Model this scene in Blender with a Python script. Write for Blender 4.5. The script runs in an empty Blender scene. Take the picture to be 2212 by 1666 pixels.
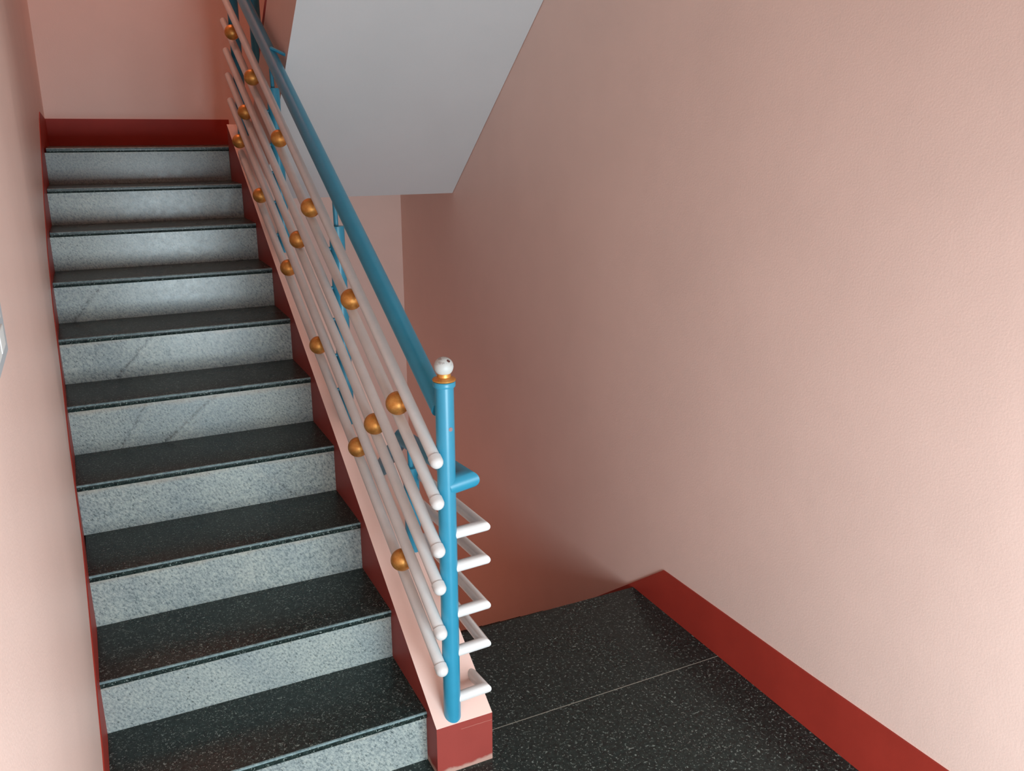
import bpy, bmesh, math
from mathutils import Vector, Matrix

S = bpy.context.scene
COL = S.collection

# ---------------------------------------------------------------- camera
F, YAW, PITCH, ROLL = 1856.2, 0.4585, 0.2912, 0.0008
CAM = Vector((0.1209, -1.879, 1.6743))
fwd = Vector((math.sin(YAW) * math.cos(PITCH), math.cos(YAW) * math.cos(PITCH), -math.sin(PITCH)))
right = Vector((math.cos(YAW), -math.sin(YAW), 0))
up = right.cross(fwd)
r2 = math.cos(ROLL) * right + math.sin(ROLL) * up
u2 = -math.sin(ROLL) * right + math.cos(ROLL) * up
cd = bpy.data.cameras.new('camera')
cam = bpy.data.objects.new('camera', cd)
COL.objects.link(cam)
cd.sensor_fit = 'HORIZONTAL'
cd.sensor_width = 36.0
cd.lens = F / 2212.0 * 36.0
cd.clip_start = 0.02
M = Matrix((r2, u2, -fwd)).transposed().to_4x4()
M.translation = CAM
cam.matrix_world = M
S.camera = cam

# ---------------------------------------------------------------- world, daylight, added fill, exposure
w = bpy.data.worlds.new('world')
S.world = w
w.use_nodes = True
bg = w.node_tree.nodes['Background']
bg.inputs['Color'].default_value = (0.80, 0.92, 1.0, 1)
bg.inputs['Strength'].default_value = 1.2


def area(name, loc, rot, sx, sy, power, col):
    l = bpy.data.lights.new(name, 'AREA')
    l.shape = 'RECTANGLE'
    l.size, l.size_y = sx, sy
    l.energy = power
    l.color = col
    o = bpy.data.objects.new(name, l)
    o.location = loc
    o.rotation_euler = rot
    COL.objects.link(o)
    return o


# daylight entering through the big opening in the wall behind the camera
area('daylight_window', (1.00, -2.36, 0.64), (math.radians(90), 0, 0), 1.05, 1.10, 62, (0.80, 0.985, 1.08))
# added warm fill, no real lamp: stands in for bounce from the storey below
area('fill_lower_well', (0.30, 2.2, -0.9), (0, math.radians(-100), 0), 1.0, 1.2, 4.8, (1.0, 0.40, 0.28))
# second added fill, unseen, for warm bounce down from the storey above
area('fill_upper_well', (0.42, 2.62, 4.38), (math.radians(16), 0, 0), 0.7, 0.4, 6.2, (1.0, 0.43, 0.30)).data.spread = math.radians(95)

S.view_settings.view_transform = 'Standard'
S.view_settings.look = 'None'
S.view_settings.exposure = 0.0
S.view_settings.gamma = 1.0
S.view_settings.use_curve_mapping = False


# ---------------------------------------------------------------- material helpers
def srgb(r, g, b):
    def f(c):
        c /= 255.0
        return c / 12.92 if c <= 0.04045 else ((c + 0.055) / 1.055) ** 2.4
    return (f(r), f(g), f(b), 1)


class NT:
    def __init__(self, name):
        self.m = bpy.data.materials.new(name)
        self.m.use_nodes = True
        self.t = self.m.node_tree
        self.b = self.t.nodes['Principled BSDF']
        self.geo = self.n('ShaderNodeNewGeometry').outputs['Position']
        self.obj = self.n('ShaderNodeTexCoord').outputs['Object']

    def n(self, t, **kw):
        x = self.t.nodes.new(t)
        for k, v in kw.items():
            setattr(x, k, v)
        return x

    def link(self, a, b):
        self.t.links.new(a, b)

    def set(self, **kw):
        for k, v in kw.items():
            i = self.b.inputs[k.replace('_', ' ')]
            if hasattr(v, 'is_output'):
                self.link(v, i)
            else:
                i.default_value = v

    def noise(self, co, scale, detail=3, rough=0.55, dist=0.0):
        x = self.n('ShaderNodeTexNoise')
        x.inputs['Scale'].default_value = scale
        x.inputs['Detail'].default_value = detail
        x.inputs['Roughness'].default_value = rough
        x.inputs['Distortion'].default_value = dist
        self.link(co, x.inputs['Vector'])
        return x.outputs['Fac']

    def ramp(self, fac, stops):
        x = self.n('ShaderNodeValToRGB')
        e = x.color_ramp.elements
        while len(e) < len(stops):
            e.new(0.5)
        for el, (p, c) in zip(e, stops):
            el.position = p
            el.color = c if len(c) == 4 else (*c, 1)
        self.link(fac, x.inputs['Fac'])
        return x.outputs['Color']

    def math(self, op, a, b=None, clamp=False):
        x = self.n('ShaderNodeMath', operation=op, use_clamp=clamp)
        for i, v in enumerate((a, b)):
            if v is None:
                continue
            if hasattr(v, 'is_output'):
                self.link(v, x.inputs[i])
            else:
                x.inputs[i].default_value = v
        return x.outputs[0]

    def mix(self, fac, a, b, mode='MIX'):
        x = self.n('ShaderNodeMix', data_type='RGBA', blend_type=mode)
        for i, v in ((0, fac), (6, a), (7, b)):
            if hasattr(v, 'is_output'):
                self.link(v, x.inputs[i])
            else:
                x.inputs[i].default_value = v
        return x.outputs[2]

    def bump(self, h, strength=0.1, distance=0.01):
        x = self.n('ShaderNodeBump')
        x.inputs['Strength'].default_value = strength
        x.inputs['Distance'].default_value = distance
        self.link(h, x.inputs['Height'])
        self.link(x.outputs[0], self.b.inputs['Normal'])

    def map(self, co, scale=(1, 1, 1), rot=(0, 0, 0)):
        x = self.n('ShaderNodeMapping')
        x.inputs['Scale'].default_value = scale
        x.inputs['Rotation'].default_value = rot
        self.link(co, x.inputs['Vector'])
        return x.outputs[0]

    def sep(self, co):
        x = self.n('ShaderNodeSeparateXYZ')
        self.link(co, x.inputs[0])
        return x.outputs


W1 = (1, 1, 1, 1)
K0 = (0, 0, 0, 1)


def paint(name, col, rough=0.5, bump=0.12, bscale=160, var=0.05, spec=0.3):
    t = NT(name)
    n1 = t.noise(t.geo, 3.0, 4)
    dark = tuple(c * (1 - var) for c in col[:3]) + (1,)
    lite = tuple(min(1, c * (1 + var)) for c in col[:3]) + (1,)
    t.set(Base_Color=t.ramp(n1, [(0.3, dark), (0.7, lite)]), Roughness=rough)
    t.set(Specular_IOR_Level=spec)
    if bump:
        h = t.math('ADD', t.noise(t.geo, bscale, 2), t.math('MULTIPLY', t.noise(t.geo, 14, 2), 1.5))
        t.bump(h, bump, 0.004)
    return t.m


def dark_granite(name, seam=None, fleck=1.0, edge=False):
    t = NT(name)
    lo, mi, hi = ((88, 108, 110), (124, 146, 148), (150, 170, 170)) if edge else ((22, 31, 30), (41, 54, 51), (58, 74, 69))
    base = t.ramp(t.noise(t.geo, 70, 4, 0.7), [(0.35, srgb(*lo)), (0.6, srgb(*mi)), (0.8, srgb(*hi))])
    # little curved pale flecks: the contour of one noise cut short by another
    co = t.map(t.geo, (1, 1, 1), (0.3, 0.2, 0.5))
    c1 = t.noise(co, 120 / fleck, 1, 0.4, 0.5)
    line = t.math('SUBTRACT', 1.0, t.math('MULTIPLY', t.math('ABSOLUTE', t.math('SUBTRACT', c1, 0.52)), 17.0), True)
    cut = t.math('MULTIPLY', t.math('SUBTRACT', t.noise(t.geo, 150 / fleck, 1), 0.555), 14.0, True)
    patch = t.math('ADD', 0.75, t.math('MULTIPLY', t.noise(t.geo, 12, 2), 0.4))
    f1 = t.math('MULTIPLY', t.math('MULTIPLY', line, cut, True), patch, True)
    dots = t.math('MULTIPLY', t.math('SUBTRACT', t.noise(t.geo, 230 / fleck, 1), 0.69), 14.0, True)
    f = t.math('MAXIMUM', f1, dots)
    col = t.mix(t.math('MULTIPLY', f, 0.9), base, srgb(158, 172, 164))
    if seam is not None:
        y = t.sep(t.geo)[1]
        m = t.math('LESS_THAN', t.math('ABSOLUTE', t.math('SUBTRACT', y, seam)), 0.0013)
        col = t.mix(m, col, srgb(168, 168, 155))
    t.set(Base_Color=col, Specular_IOR_Level=0.36)
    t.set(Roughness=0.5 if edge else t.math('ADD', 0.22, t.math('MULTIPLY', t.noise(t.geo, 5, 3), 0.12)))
    return t.m


def riser_granite(name, veins=()):
    """veins: (x0, z0, x1, z1, width, colour) in the riser's own coordinates"""
    t = NT(name)
    co = t.map(t.geo, (1, 1, 1), (0, 0.6, 0))
    n1 = t.noise(t.map(co, (1.0, 1, 0.55)), 190, 4, 0.7)
    base = t.ramp(n1, [(0.33, srgb(104, 114, 115)), (0.45, srgb(146, 155, 154)), (0.56, srgb(167, 174, 170)), (0.72, srgb(190, 194, 186))])
    dk = t.math('MULTIPLY', t.math('SUBTRACT', t.noise(t.map(co, (1, 1, 0.5)), 210, 2), 0.62), 9.0, True)
    col = t.mix(t.math('MULTIPLY', dk, 0.75), base, srgb(48, 58, 60))
    wt = t.math('MULTIPLY', t.math('SUBTRACT', t.noise(t.geo, 260, 1), 0.66), 10.0, True)
    col = t.mix(t.math('MULTIPLY', wt, 0.6), col, srgb(215, 218, 212))
    cloud = t.ramp(t.noise(t.map(co, (1, 1, 0.5)), 6, 3, 0.6), [(0.3, (0.82, 0.85, 0.87, 1)), (0.7, (1.08, 1.07, 1.03, 1))])
    col = t.mix(1.0, col, cloud, 'MULTIPLY')
    x, y, z = t.sep(t.obj)
    wob = t.math('MULTIPLY', t.math('SUBTRACT', t.noise(t.geo, 42, 5, 0.75), 0.5), 0.034)
    for (x0, z0, x1, z1, wd, c, a) in veins:
        L = math.hypot(x1 - x0, z1 - z0)
        nx, nz = (z1 - z0) / L, -(x1 - x0) / L
        d = t.math('ADD', t.math('ADD', t.math('MULTIPLY', t.math('SUBTRACT', x, x0), nx),
                                 t.math('MULTIPLY', t.math('SUBTRACT', z, z0), nz)), wob)
        k = t.math('SUBTRACT', 1.0, t.math('MULTIPLY', t.math('ABSOLUTE', d), 1.0 / (1.7 * wd)), True)
        s = t.math('ADD', t.math('MULTIPLY', t.math('SUBTRACT', x, x0), (x1 - x0) / L), t.math('MULTIPLY', t.math('SUBTRACT', z, z0), (z1 - z0) / L))
        on = t.math('MULTIPLY', t.math('GREATER_THAN', s, 0.0), t.math('LESS_THAN', s, L))
        k = t.math('MULTIPLY', t.math('MULTIPLY', k, on), a, True)
        k = t.math('MULTIPLY', k, t.math('MULTIPLY', t.math('SUBTRACT', t.noise(t.geo, 120, 2), 0.36), 3.6), True)
        col = t.mix(k, col, c)
    # thin mortar stain under the nosing and round the edge
    edge = t.math('MULTIPLY', t.math('SUBTRACT', z, t.math('ADD', 0.112, t.math('MULTIPLY', t.noise(t.geo, 9, 3), 0.034))), 70.0, True)
    col = t.mix(t.math('MULTIPLY', edge, 0.5), col, srgb(180, 165, 146))
    t.set(Base_Color=col, Specular_IOR_Level=0.42)
    t.set(Roughness=t.math('ADD', 0.18, t.math('MULTIPLY', t.noise(t.geo, 40, 3), 0.15)))
    return t.m


def enamel(name, col, rough=0.3, bump=0.0, bscale=200, spec=0.5):
    t = NT(name)
    n1 = t.noise(t.geo, 25, 3)
    a = tuple(c * 0.94 for c in col[:3]) + (1,)
    t.set(Base_Color=t.ramp(n1, [(0.3, a), (0.7, col)]), Roughness=rough, Specular_IOR_Level=spec)
    if bump:
        t.bump(t.noise(t.geo, bscale, 2), bump, 0.001)
    return t.m


PINK = srgb(238, 204, 190)
m_wall = paint('pink_wall_paint', PINK, 0.45, 0.10, 170, 0.03, 0.35)
m_curbtop = paint('peach_pink_paint', srgb(252, 214, 200), 0.5, 0.06, 120, 0.02)
m_soffit = paint('grey_white_distemper', srgb(214, 216, 216), 0.7, 0.06, 90, 0.02)
m_white = paint('white_distemper', srgb(225, 225, 222), 0.7, 0.05, 90, 0.02)
m_tread = dark_granite('black_granite_tread', fleck=0.95)
m_edge = dark_granite('honed_edge_glint', fleck=0.8, edge=True)
m_floor = dark_granite('black_granite_floor', seam=0.032, fleck=1.3)
m_blue = enamel('blue_enamel', srgb(50, 143, 173), 0.32, 0.05, 260)
m_pipe = enamel('white_enamel', srgb(226, 222, 218), 0.35, 0.03, 60)
m_cream = enamel('switch_white_plastic', srgb(240, 240, 235), 0.35)
m_box = enamel('grey_plastic_plate', srgb(190, 194, 196), 0.4)


def red_paint(name, col, stain=False):
    t = NT(name)
    n1 = t.noise(t.geo, 5, 4)
    a = tuple(c * 0.85 for c in col[:3]) + (1,)
    c = t.ramp(n1, [(0.3, a), (0.7, col)])
    if stain:
        x, y, z = t.sep(t.geo)
        # mortar residue left along the foot and one pale scratch across the front
        foot = t.math('MULTIPLY', t.math('SUBTRACT', t.math('ADD', 0.002, t.math('MULTIPLY', t.noise(t.geo, 30, 4), 0.032)), z), 110.0, True)
        c = t.mix(t.math('MULTIPLY', foot, 0.75), c, srgb(190, 160, 145))
        ln = t.math('ADD', t.math('SUBTRACT', z, 0.127), t.math('MULTIPLY', t.math('SUBTRACT', t.noise(t.geo, 25, 2), 0.5), 0.006))
        sc = t.math('SUBTRACT', 1.0, t.math('MULTIPLY', t.math('ABSOLUTE', ln), 900.0), True)
        on = t.math('MULTIPLY', t.math('MULTIPLY', sc, t.math('GREATER_THAN', x, 0.86)), t.math('LESS_THAN', y, -0.07))
        c = t.mix(t.math('MULTIPLY', on, 0.5), c, srgb(205, 150, 135))
    t.set(Base_Color=c, Roughness=0.48, Specular_IOR_Level=0.22)
    t.bump(t.noise(t.geo, 120, 2), 0.05, 0.003)
    return t.m


m_red = red_paint('red_oxide_paint', srgb(170, 57, 45))
m_curbred = red_paint('red_oxide_paint_curb', srgb(158, 68, 60), True)


def gold():
    t = NT('gold_paint')
    n = t.noise(t.geo, 60, 4, 0.7)
    t.set(Base_Color=t.ramp(n, [(0.3, srgb(205, 132, 58)), (0.7, srgb(232, 172, 96))]), Metallic=0.65, Roughness=0.42)
    t.bump(t.noise(t.geo, 300, 2), 0.08, 0.001)
    return t.m


m_gold = gold()


def worn_white():
    t = NT('worn_white_enamel')
    n = t.noise(t.map(t.geo, (1, 1, 1.6)), 75, 5, 0.7, 0.6)
    z = t.sep(t.obj)[2]
    hi = t.math('MULTIPLY', t.math('SUBTRACT', z, 0.022), 60.0, True)
    k = t.math('MULTIPLY', t.math('MULTIPLY', t.math('SUBTRACT', n, 0.53), 12.0, True), hi, True)
    col = t.mix(t.math('MULTIPLY', k, 0.8), srgb(196, 198, 194), srgb(110, 72, 66))
    d = t.n('ShaderNodeVectorMath', operation='DISTANCE')
    t.link(t.obj, d.inputs[0])
    d.inputs[1].default_value = (.0068, -.0166, .036)
    spot = t.math('LESS_THAN', t.math('ADD', d.outputs['Value'], t.math('MULTIPLY', n, 0.006)), 0.0078)
    t.set(Base_Color=t.mix(spot, col, srgb(92, 60, 54)), Roughness=0.45)
    return t.m


m_worn = worn_white()
m_hole = enamel('bare_drill_hole', srgb(150, 118, 118), 0.7)


# ---------------------------------------------------------------- geometry helpers
def link_mesh(name, bm, mats, parent=None, loc=None, smooth=False, bevel=0.0):
    """bm in world coordinates; the object's origin goes to loc (or the parent's place)"""
    base = Vector(loc) if loc is not None else (wloc(parent) if parent else Vector((0, 0, 0)))
    bmesh.ops.translate(bm, verts=bm.verts, vec=-base)
    bmesh.ops.recalc_face_normals(bm, faces=bm.faces)
    me = bpy.data.meshes.new(name)
    bm.to_mesh(me)
    bm.free()
    for m in (mats if isinstance(mats, (list, tuple)) else [mats]):
        me.materials.append(m)
    o = bpy.data.objects.new(name, me)
    COL.objects.link(o)
    if parent:
        o.parent = parent
        o.location = base - wloc(parent)
    else:
        o.location = base
    if smooth:
        for p in me.polygons:
            p.use_smooth = True
        me.set_sharp_from_angle(angle=math.radians(42))
    if bevel:
        b = o.modifiers.new('bevel', 'BEVEL')
        b.width = bevel
        b.segments = 3
        b.limit_method = 'ANGLE'
    return o


def wloc(o):
    v = Vector(o.location)
    while o.parent:
        o = o.parent
        v += Vector(o.location)
    return v


def box(bm, x0, x1, y0, y1, z0, z1):
    vs = [bm.verts.new((x, y, z)) for x in (x0, x1) for y in (y0, y1) for z in (z0, z1)]
    for f in ((0, 1, 3, 2), (4, 6, 7, 5), (0, 4, 5, 1), (2, 3, 7, 6), (0, 2, 6, 4), (1, 5, 7, 3)):
        bm.faces.new([vs[i] for i in f])


def prism(bm, poly, x0, x1):
    """poly in (y,z), extruded along x"""
    a = [bm.verts.new((x0, y, z)) for y, z in poly]
    b = [bm.verts.new((x1, y, z)) for y, z in poly]
    bm.faces.new(a)
    bm.faces.new(b[::-1])
    n = len(poly)
    fs = []
    for i in range(n):
        fs.append(bm.faces.new((a[i], b[i], b[(i + 1) % n], a[(i + 1) % n])))
    return fs


def frame(d):
    d = d.normalized()
    a = Vector((0, 0, 1)) if abs(d.z) < 0.9 else Vector((1, 0, 0))
    u = d.cross(a).normalized()
    return u, u.cross(d).normalized()


def tube(bm, pts, r, seg=24, round_ends=(False, False), swell=0.0):
    """round pipe along a polyline with mitred corners; optional domed (slightly swollen) ends"""
    P = [Vector(p) for p in pts]
    rings = []

    def ring(c, u, v, rad):
        return [bm.verts.new(c + (u * math.cos(2 * math.pi * k / seg) + v * math.sin(2 * math.pi * k / seg)) * rad) for k in range(seg)]
    u, v = frame(P[1] - P[0])

    def dome(c, d, first):
        R = r * (1 + swell)
        out = []
        for i in range(1, 6):
            a = i / 6 * math.pi / 2
            out.append((c + d * R * math.sin(a), R * math.cos(a)))
        if swell:
            out = [(c - d * r * 0.9, r * (1 + swell * 0.3)), (c - d * r * 0.35, R), (c, R)] + out
        return out
    d0 = (P[1] - P[0]).normalized()
    if round_ends[0]:
        prof = dome(P[0], -d0, True)
        for c, rad in reversed(prof):
            rings.append(ring(c, u, v, rad))
        if not swell:
            rings.append(ring(P[0], u, v, r))
    else:
        rings.append(ring(P[0], u, v, r))
    for i in range(1, len(P) - 1):
        din = (P[i] - P[i - 1]).normalized()
        dout = (P[i + 1] - P[i]).normalized()
        nrm = (din + dout).normalized()
        base = rings[-1]
        cnt = P[i]
        new = []
        for k in range(seg):
            o = P[i - 1] + (u * math.cos(2 * math.pi * k / seg) + v * math.sin(2 * math.pi * k / seg)) * r
            tt = (cnt - o).dot(nrm) / din.dot(nrm)
            new.append(bm.verts.new(o + din * tt))
        rings.append(new)
        q = din.rotation_difference(dout)
        u = q @ u
        v = q @ v
    d1 = (P[-1] - P[-2]).normalized()
    if round_ends[1]:
        prof = dome(P[-1], d1, False)
        if not swell:
            rings.append(ring(P[-1], u, v, r))
        for c, rad in prof:
            rings.append(ring(c, u, v, rad))
    else:
        rings.append(ring(P[-1], u, v, r))
    for a, b in zip(rings, rings[1:]):
        for k in range(seg):
            bm.faces.new((a[k], a[(k + 1) % seg], b[(k + 1) % seg], b[k]))
    bm.faces.new(rings[0][::-1])
    bm.faces.new(rings[-1])


def lathe(bm, c, prof, seg=32):
    """prof: (radius, height) pairs round a vertical axis"""
    c = Vector(c)
    rings = []
    for r, h in prof:
        rings.append([bm.verts.new(c + Vector((r * math.cos(2 * math.pi * k / seg), r * math.sin(2 * math.pi * k / seg), h))) for k in range(seg)])
    for a, b in zip(rings, rings[1:]):
        for k in range(seg):
            bm.faces.new((a[k], a[(k + 1) % seg], b[(k + 1) % seg], b[k]))
    bm.faces.new(rings[0][::-1])
    bm.faces.new(rings[-1])


def thing(name, label, cat, loc=(0, 0, 0), group=None):
    o = bpy.data.objects.new(name, None)
    o.empty_display_size = 0.1
    COL.objects.link(o)
    o.location = loc
    o['label'] = label
    o['category'] = cat
    if group:
        o['group'] = group
    return o


def structure(name, bm, m, **kw):
    o = link_mesh(name, bm, m, **kw)
    o['kind'] = 'structure'
    return o


def mesh_of(fn, *a, **k):
    bm = bmesh.new()
    fn(bm, *a, **k)
    return bm


# ---------------------------------------------------------------- the shell
R, T = 0.16, 0.2823            # riser, going
XR = 1.83                      # right wall
YB, YF = -2.45, 3.08           # wall behind the camera, far wall
ZB, ZT = -1.62, 4.45
EDGE = 0.53                    # where the landing breaks off to the descending flight
DZ = {0: 0, 1: -.004, 2: -.007, 3: -.005, 4: 0, 5: .008, 6: .011, 7: .006, 8: 0, 9: -.009, 10: -.012}

# left wall: hand plastered, a few mm out of true
LX = [(YB, 0.0), (-0.3, 0.0), (0.02, .006), (.27, .007), (.42, .008), (.56, .008), (.85, .000), (1.13, -.003), (1.42, -.009),
      (1.69, -.010), (1.98, -.006), (2.26, .000), (2.54, .006), (YF, .018)]


def lx(y):
    for (a, xa), (b, xb) in zip(LX, LX[1:]):
        if a <= y <= b:
            s = (y - a) / (b - a)
            return xa + (xb - xa) * s
    return LX[-1][1]


def strip(bm, ys, lo, hi, x0f, x1f):
    """closed wall-like solid following y stations"""
    rows = []
    for y in ys:
        rows.append([bm.verts.new((x0f(y), y, lo(y))), bm.verts.new((x1f(y), y, lo(y))), bm.verts.new((x1f(y), y, hi(y))), bm.verts.new((x0f(y), y, hi(y)))])
    for a, b in zip(rows, rows[1:]):
        for k in range(4):
            bm.faces.new((a[k], a[(k + 1) % 4], b[(k + 1) % 4], b[k]))
    bm.faces.new(rows[0][::-1])
    bm.faces.new(rows[-1])


bm = bmesh.new()
strip(bm, [y for y, _ in LX], lambda y: ZB, lambda y: ZT, lambda y: -0.2, lx)
structure('wall_left', bm, m_wall)
structure('wall_right', mesh_of(box, XR, XR + .2, YB, YF, ZB, ZT), m_wall)
structure('wall_far', mesh_of(box, -.2, XR + .2, YF, YF + .2, ZB, ZT), m_wall)
# wall behind the camera with the opening the daylight comes through
bm = bmesh.new()
WX0, WX1, WZ0, WZ1 = 0.42, 1.58, 0.04, 1.24
box(bm, -.2, WX0, YB - .2, YB, ZB, ZT)
box(bm, WX1, XR + .2, YB - .2, YB, ZB, ZT)
box(bm, WX0, WX1, YB - .2, YB, ZB, WZ0)
box(bm, WX0, WX1, YB - .2, YB, WZ1, ZT)
structure('wall_back', bm, m_wall)
structure('floor', mesh_of(box, -.0, XR, YB, EDGE, -.12, 0), m_floor)
structure('ceiling', mesh_of(box, -.2, XR + .2, YB - .2, YF + .2, ZT, ZT + .15), m_white)
structure('ceiling_landing', mesh_of(box, 0, XR, YB, 0.10, 3.12, 3.3), m_white)
structure('floor_lower', mesh_of(box, -.2, XR + .2, YB, YF, ZB - .1, ZB), m_floor)
structure('wall_under_landing', mesh_of(box, 0, XR, 0.25, 0.45, ZB, -.12), m_wall)

# mid landing reached by the steps
bm = bmesh.new()
box(bm, .03, 0.885, 9 * T + .02, YF, 1.38, 10 * R + DZ[10] - .02)
structure('floor_mid', bm, m_wall)

# skirtings
SK = 0.003
bm = bmesh.new()
ys = [-0.10, 0.02, .27, .42, .56, .85, 1.13, 1.42, 1.69, 1.98, 2.26, 2.54, 2.66, YF]


def sk_hi(y):
    return min(0.283 + 0.560 * y, 1.745 - .03 * max(0, y - 2.66) / .42) if y < 2.66 else 1.742 - .03 * (y - 2.66) / .42


strip(bm, ys, lambda y: max(-.0, .567 * y - .22), sk_hi, lambda y: lx(y) - .02, lambda y: lx(y) + SK)
structure('baseboard_left', bm, m_red)
structure('baseboard_far', mesh_of(box, .0, .885, YF - .006, YF, 1.56, 1.716), m_red)
bm = bmesh.new()
prism(bm, [(YB, 0), (EDGE, 0), (EDGE, -.14), (2.2, -1.45), (2.2, -1.27), (.351, .159), (-.35, .172), (-.81, .188), (YB, .2)], XR - .005, XR)
structure('baseboard_right', bm, m_red)

# ---------------------------------------------------------------- flight of steps
st = thing('staircase', 'straight flight of grey granite risers and black granite treads climbing along the left wall', 'stairs', (0, 0, 0))
LITE = srgb(205, 204, 190)
DARK = srgb(52, 58, 60)
VEINS = {
    3: [(.46, .155, .60, .06, .012, LITE, .25), (.60, .06, .66, .0, .003, DARK, .8)],
    4: [(.24, .155, .14, .0, .0035, DARK, .9), (.27, .155, .16, .0, .012, LITE, .2), (.47, .155, .28, .0, .006, DARK, .95), (.49, .155, .30, .0, .016, LITE, .22)],
    5: [(.30, .155, .16, .0, .006, DARK, .95), (.32, .155, .18, .0, .014, LITE, .2)],
    6: [(.17, .155, .04, .0, .007, DARK, .9), (.20, .155, .06, .0, .014, LITE, .2)],
    7: [(.76, .14, .52, .0, .005, DARK, .75), (.775, .15, .53, .0, .012, LITE, .25)],
    2: [(.50, .155, .40, .0, .03, LITE, .25)],
}
m_riser = riser_granite('grey_granite_riser')
vm = {k: riser_granite('grey_granite_riser_veined', v) for k, v in VEINS.items()}
CX0, CX1 = 0.790, 0.952        # curb wall beside the steps
for k in range(0, 10):
    z0 = k * R + DZ[k]
    z1 = (k + 1) * R + DZ[k + 1]
    yb = k * T
    # riser slab standing on tread k
    bm = mesh_of(box, lx(yb) + SK, CX0, yb + .002, yb + .022, z0, z1 - .02)
    link_mesh('riser', bm, vm.get(k, m_riser), st, (0, yb, z0))
    # tread slab with a rounded, slightly projecting nosing
    bm = bmesh.new()
    y0, y1 = k * T - .004, (k + 1) * T + .004
    if k == 9:
        y1 = YF - .006
    prof = [(y0, z1 - .016)]
    for i in range(6):
        a = math.pi / 2 * i / 5
        prof.append((y0 + .005 - .005 * math.cos(a), z1 - .005 + .005 * math.sin(a)))
    prof += [(y1, z1), (y1, z1 - .02), (y0 + .003, z1 - .02)]
    xl = max(lx(y0 + .01), lx(min(y1, YF))) + SK
    fs = prism(bm, prof, xl - .004, CX0 + (.095 if k == 9 else 0))
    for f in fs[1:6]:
        f.material_index = 1          # arris left honed, the light it catches painted in as a paler tone
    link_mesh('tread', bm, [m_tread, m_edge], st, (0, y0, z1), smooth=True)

# solid concrete under the steps
bm = bmesh.new()
prof = [(.03, 0)]
for k in range(0, 10):
    prof += [(k * T + .022, k * R + DZ[k] - (.0 if k == 0 else .02)), (k * T + .022, (k + 1) * R + DZ[k + 1] - .02)]
prof += [(9 * T + .03, 1.38), (1.0, .0)]
prism(bm, prof[1:], .02, CX0)
link_mesh('waist', bm, m_wall, st)

# ---------------------------------------------------------------- curb wall between the flights
def ctop(y):
    return 0.150 + (y + .075) * 0.590


bm = bmesh.new()
poly = [(-.075, 0), (-.075, .150), (.84, ctop(.84) + .006), (1.65, ctop(1.65)), (2.53, 1.690), (2.53, 1.30), (1.2, .2), (.6, -.4), (EDGE, -.4), (EDGE, 0)]
fs = prism(bm, poly, CX0, CX1)
for f in bm.faces:
    f.material_index = 1
for i in (1, 2, 3):
    fs[i].material_index = 0
cb = link_mesh('stair_curb', bm, [m_curbtop, m_curbred], loc=(.871, -.075, 0))
cb['label'] = 'sloping low curb wall with peach pink top and dark red sides beside the granite steps'
cb['category'] = 'curb wall'

# ---------------------------------------------------------------- upper flight seen from below
uf = thing('upper_flight', 'underside of the upper stair flight, grey soffit with a pink side, top centre', 'stairs', (1.35, 2.27, 1.357))
SL = 0.825
y_a, z_a = 2.267, 1.357


def soff(y):
    return z_a + (y_a - y) * SL


bm = bmesh.new()
fs = prism(bm, [(YF - .002, z_a), (y_a, z_a), (.10, soff(.10)), (.10, soff(.10) + .47), (2.53, 1.612), (YF - .002, 1.6)], .8855, XR - .002)
for f in bm.faces:
    f.material_index = 1
fs[0].material_index = fs[1].material_index = 0
link_mesh('slab', bm, [m_soffit, m_wall], uf)
bm = bmesh.new()
prism(bm, [(2.10, soff(2.10) + .47), (.3, soff(.3) + .47), (.3, soff(.3) + .51), (2.10, soff(2.10) + .51)], .8855, .92)
link_mesh('skirting', bm, m_red, uf)

# ---------------------------------------------------------------- descending flight
bm = bmesh.new()
prof = [(EDGE, -.12)]
for k in range(1, 10):
    y0 = EDGE + .02 + (k - 1) * .235
    prof += [(y0, -k * R - .02), (y0 + .235, -k * R - .02)]
prof += [(EDGE + .02 + 9 * .235, ZB), (EDGE, ZB)]
prism(bm, prof, CX1 - .08, XR)
structure('floor_descending_steps', bm, m_tread)

# ---------------------------------------------------------------- railing of the steps
NX, NY = 0.8455, -.050
rail = thing('stair_railing', 'blue and white pipe railing with gold balls climbing beside the granite steps', 'railing', (NX, NY, .16))
PR = 0.0148                    # white pipes
PX = 0.8075


def pz(y, i):
    a, b = PIPES[i]
    return a + (b - a) * (y + .08) / (2.47 + .08)


PIPES = [(.330, 1.655), (.438, 1.795), (.567, 1.905), (.671, 2.012), (.800, 2.138), (.908, 2.268)]
np_ = link_mesh('newel_post', mesh_of(tube, [(NX, NY, .145), (NX - .002, NY, 1.088)], .0228, 32), m_blue, rail, smooth=True)
bm = bmesh.new()
lathe(bm, (NX - .002, NY, 1.084), [(.024, 0), (.0265, .001), (.0272, .003), (.0272, .012), (.0262, .014), (.02, .0145)])
link_mesh('cap_ring', bm, m_blue, np_, smooth=True)
bm = bmesh.new()
lathe(bm, (NX - .002, NY, 1.0985), [(.018, 0), (.0275, .001), (.0284, .004), (.026, .007), (.0195, .0085), (.0165, .0105), (.016, .017), (.0165, .019)])
link_mesh('gold_collar', bm, m_gold, np_, smooth=True)
bm = bmesh.new()
fr = 0.0232
prof = [(.012, .0)]
for i in range(13):
    a = -.86 + (math.pi / 2 + .84) * i / 12
    prof.append((fr * math.cos(a) if i < 12 else .0008, .0185 + fr * math.sin(a)))
lathe(bm, (NX - .002, NY, 1.1155), prof)
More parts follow.
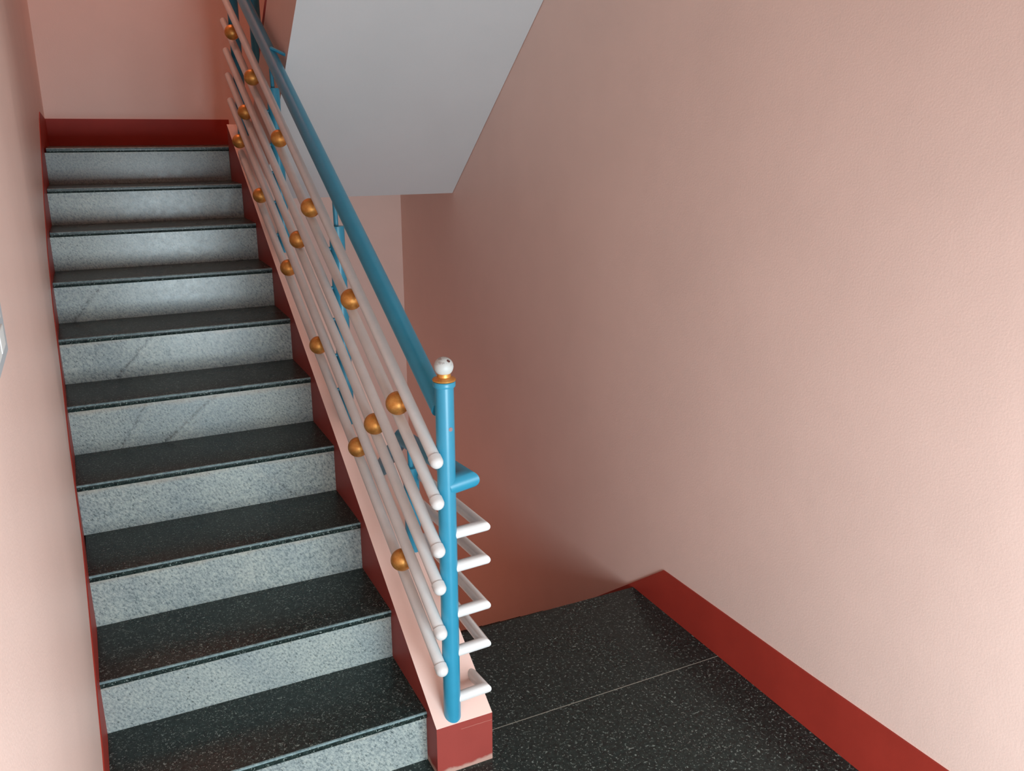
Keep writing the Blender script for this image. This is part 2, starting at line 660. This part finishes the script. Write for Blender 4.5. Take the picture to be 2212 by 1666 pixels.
link_mesh('finial_ball', bm, m_worn, np_, (NX - .002, NY, 1.1155), smooth=True)['label'] = 'scuffed white ball'
# drill hole facing the viewer
hd = Vector((-.12, -1, 0)).normalized()
hc = Vector((NX + .003, NY, .982))
link_mesh('drill_hole', mesh_of(tube, [hc + Vector((0, -.0195, 0)), hc + Vector((0, -.0232, 0))], .0052, 14), m_hole, np_, smooth=True)

# handrail
HR = 0.0255
hpts = [(NX - .001, NY + .024, 1.021), (NX - .001, 2.62, 2.45)]
link_mesh('handrail', mesh_of(tube, hpts, HR, 32), m_blue, rail, smooth=True)


def hz(y):
    return 1.008 + (y + .05) * (2.45 - 1.008) / 2.67


for (py, ptop, rod) in ((.875, 1.372, 1), (1.705, 1.822, 1), (2.455, 2.42, 0)):
    p = link_mesh('post', mesh_of(tube, [(NX + .005, py, ctop(py) - .02), (NX + .005, py, ptop)], .0245, 28), m_blue, rail, smooth=True)
    if rod:
        link_mesh('post_rod', mesh_of(tube, [(NX + .005, py + .003, ptop - .005), (NX + .003, py + .003, hz(py))], .0075, 14), m_blue, p, smooth=True)

for i in range(6):
    y1 = 2.47 if i < 5 else 2.62
    if i == 0:
        y1 = 2.30
    bm = mesh_of(tube, [(PX, -.078, pz(-.078, i)), (PX, y1, pz(y1, i))], PR, 22, (True, True), .0)
    # swollen plastic end plug at the lower end
    d = Vector((0, -1, -.52)).normalized()
    e = Vector((PX, -.078, pz(-.078, i)))
    pp = link_mesh('rail_pipe', bm, m_pipe, rail, smooth=True)
    pp['label'] = 'white sloping pipe'
    bm = mesh_of(tube, [e - d * .012, e + d * .002], PR * 1.13, 22, (False, True), .0)
    link_mesh('end_plug', bm, m_pipe, pp, smooth=True)
    for py in (NY, .875, 1.705, 2.45):
        pass

# short stubs welding each pipe to the posts
for i in range(6):
    for py in (.875, 1.705):
        if ctop(py) + .02 < pz(py, i) < {.875: 1.372, 1.705: 1.822}[py] - .01:
            bm = mesh_of(tube, [(PX, py, pz(py, i)), (NX, py, pz(py, i))], .006, 10)
            link_mesh('weld_stub', bm, m_blue, rail, smooth=True)

BALLS = {(4, 5): [.169, .560, .994, 1.401, 1.835, 2.213], (2, 3): [.382, 1.207, 2.051], (0, 1): [.185, .571, 1.005, 1.408, 1.861, 2.264]}
ball0 = None
for (a, b), ysb in BALLS.items():
    for y in ysb:
        yy = y
        c = Vector((PX - .009, yy, (pz(yy, a) + pz(yy, b)) / 2))
        if ball0 is None:
            bm = bmesh.new()
            bmesh.ops.create_uvsphere(bm, u_segments=32, v_segments=20, radius=.0315)
            bmesh.ops.translate(bm, verts=bm.verts, vec=c)
            ball0 = link_mesh('ornament_ball', bm, m_gold, rail, c, smooth=True)
            ball0['label'] = 'gold painted ball between two white pipes'
        else:
            o = ball0.copy()
            COL.objects.link(o)
            o.parent = rail
            o.location = c - wloc(rail)

# ---------------------------------------------------------------- railing of the descending flight
low = thing('lower_railing', 'lower blue and white pipe railing bending right behind the newel post above the black floor', 'railing', (.94, NY, .2))
EX = 0.9395
# blue handrail leaves the newel to the right, turns and runs level, then drops
link_mesh('handrail', mesh_of(tube, [(NX, NY, .828), (.898, NY, .836), (.898, .44, .787), (.898, 1.4, .0)], .0245, 28, (False, False)), m_blue, low, smooth=True)
LP = [(.700, .43, .668), (.606, .415, .572), (.474, .40, .462), (.359, .34, .365), (.217, .075, .200)]
for z, ye, ze in LP:
    bm = mesh_of(tube, [(NX + .01, NY - .002, z - .004), (EX, NY - .002, z), (EX, ye, ze)], PR, 22, (False, True))
    link_mesh('rail_pipe', bm, m_pipe, low, smooth=True)['label'] = 'bent white pipe'
pp = link_mesh('post', mesh_of(tube, [(.912, .41, ctop(.41) - .02), (.912, .41, .700)], .024, 28), m_blue, low, smooth=True)
link_mesh('post_rod', mesh_of(tube, [(.912, .41, .695), (.908, .41, .79)], .0075, 14), m_blue, pp, smooth=True)

# ---------------------------------------------------------------- railing of the upper flight
upr = thing('upper_railing', 'dark blue post and rail at the top edge, left of the grey soffit', 'railing', (.906, 2.25, 1.83))
link_mesh('post', mesh_of(tube, [(.906, 2.25, soff(2.25) + .44), (.906, 2.25, 2.75)], .0245, 28), m_blue, upr, smooth=True)
link_mesh('handrail', mesh_of(tube, [(.906, 2.25, 2.72), (.906, .6, 2.72 + 1.65 * SL)], .0245, 24), m_blue, upr, smooth=True)
link_mesh('bracket', mesh_of(tube, [(NX, 1.66, 1.965), (.8865, 1.605, 1.938)], .0065, 12), m_blue, upr, smooth=True)

# ---------------------------------------------------------------- switch board on the left wall
sb = thing('switch_board', 'grey switch plate with white rocker switches on the left wall edge', 'switch', (0, -.60, 1.45))
bm = mesh_of(box, 0, .008, -.82, -.556, 1.384, 1.545)
link_mesh('plate', bm, m_box, sb, bevel=.0015)
for (a, b, z0, z1) in ((-.690, -.634, 1.408, 1.436), (-.755, -.699, 1.408, 1.436), (-.690, -.640, 1.445, 1.475), (-.755, -.699, 1.445, 1.475)):
    link_mesh('rocker_switch', mesh_of(box, .007, .013, a, b, z0, z1), m_cream, sb, bevel=.0015)

# ---------------------------------------------------------------- window behind the camera
wn = bmesh.new()
fw = .05
box(wn, WX0, WX0 + fw, YB - .12, YB - .06, WZ0, WZ1)
box(wn, WX1 - fw, WX1, YB - .12, YB - .06, WZ0, WZ1)
box(wn, WX0, WX1, YB - .12, YB - .06, WZ0, WZ0 + fw)
box(wn, WX0, WX1, YB - .12, YB - .06, WZ1 - fw, WZ1)
structure('window_1', wn, m_white)
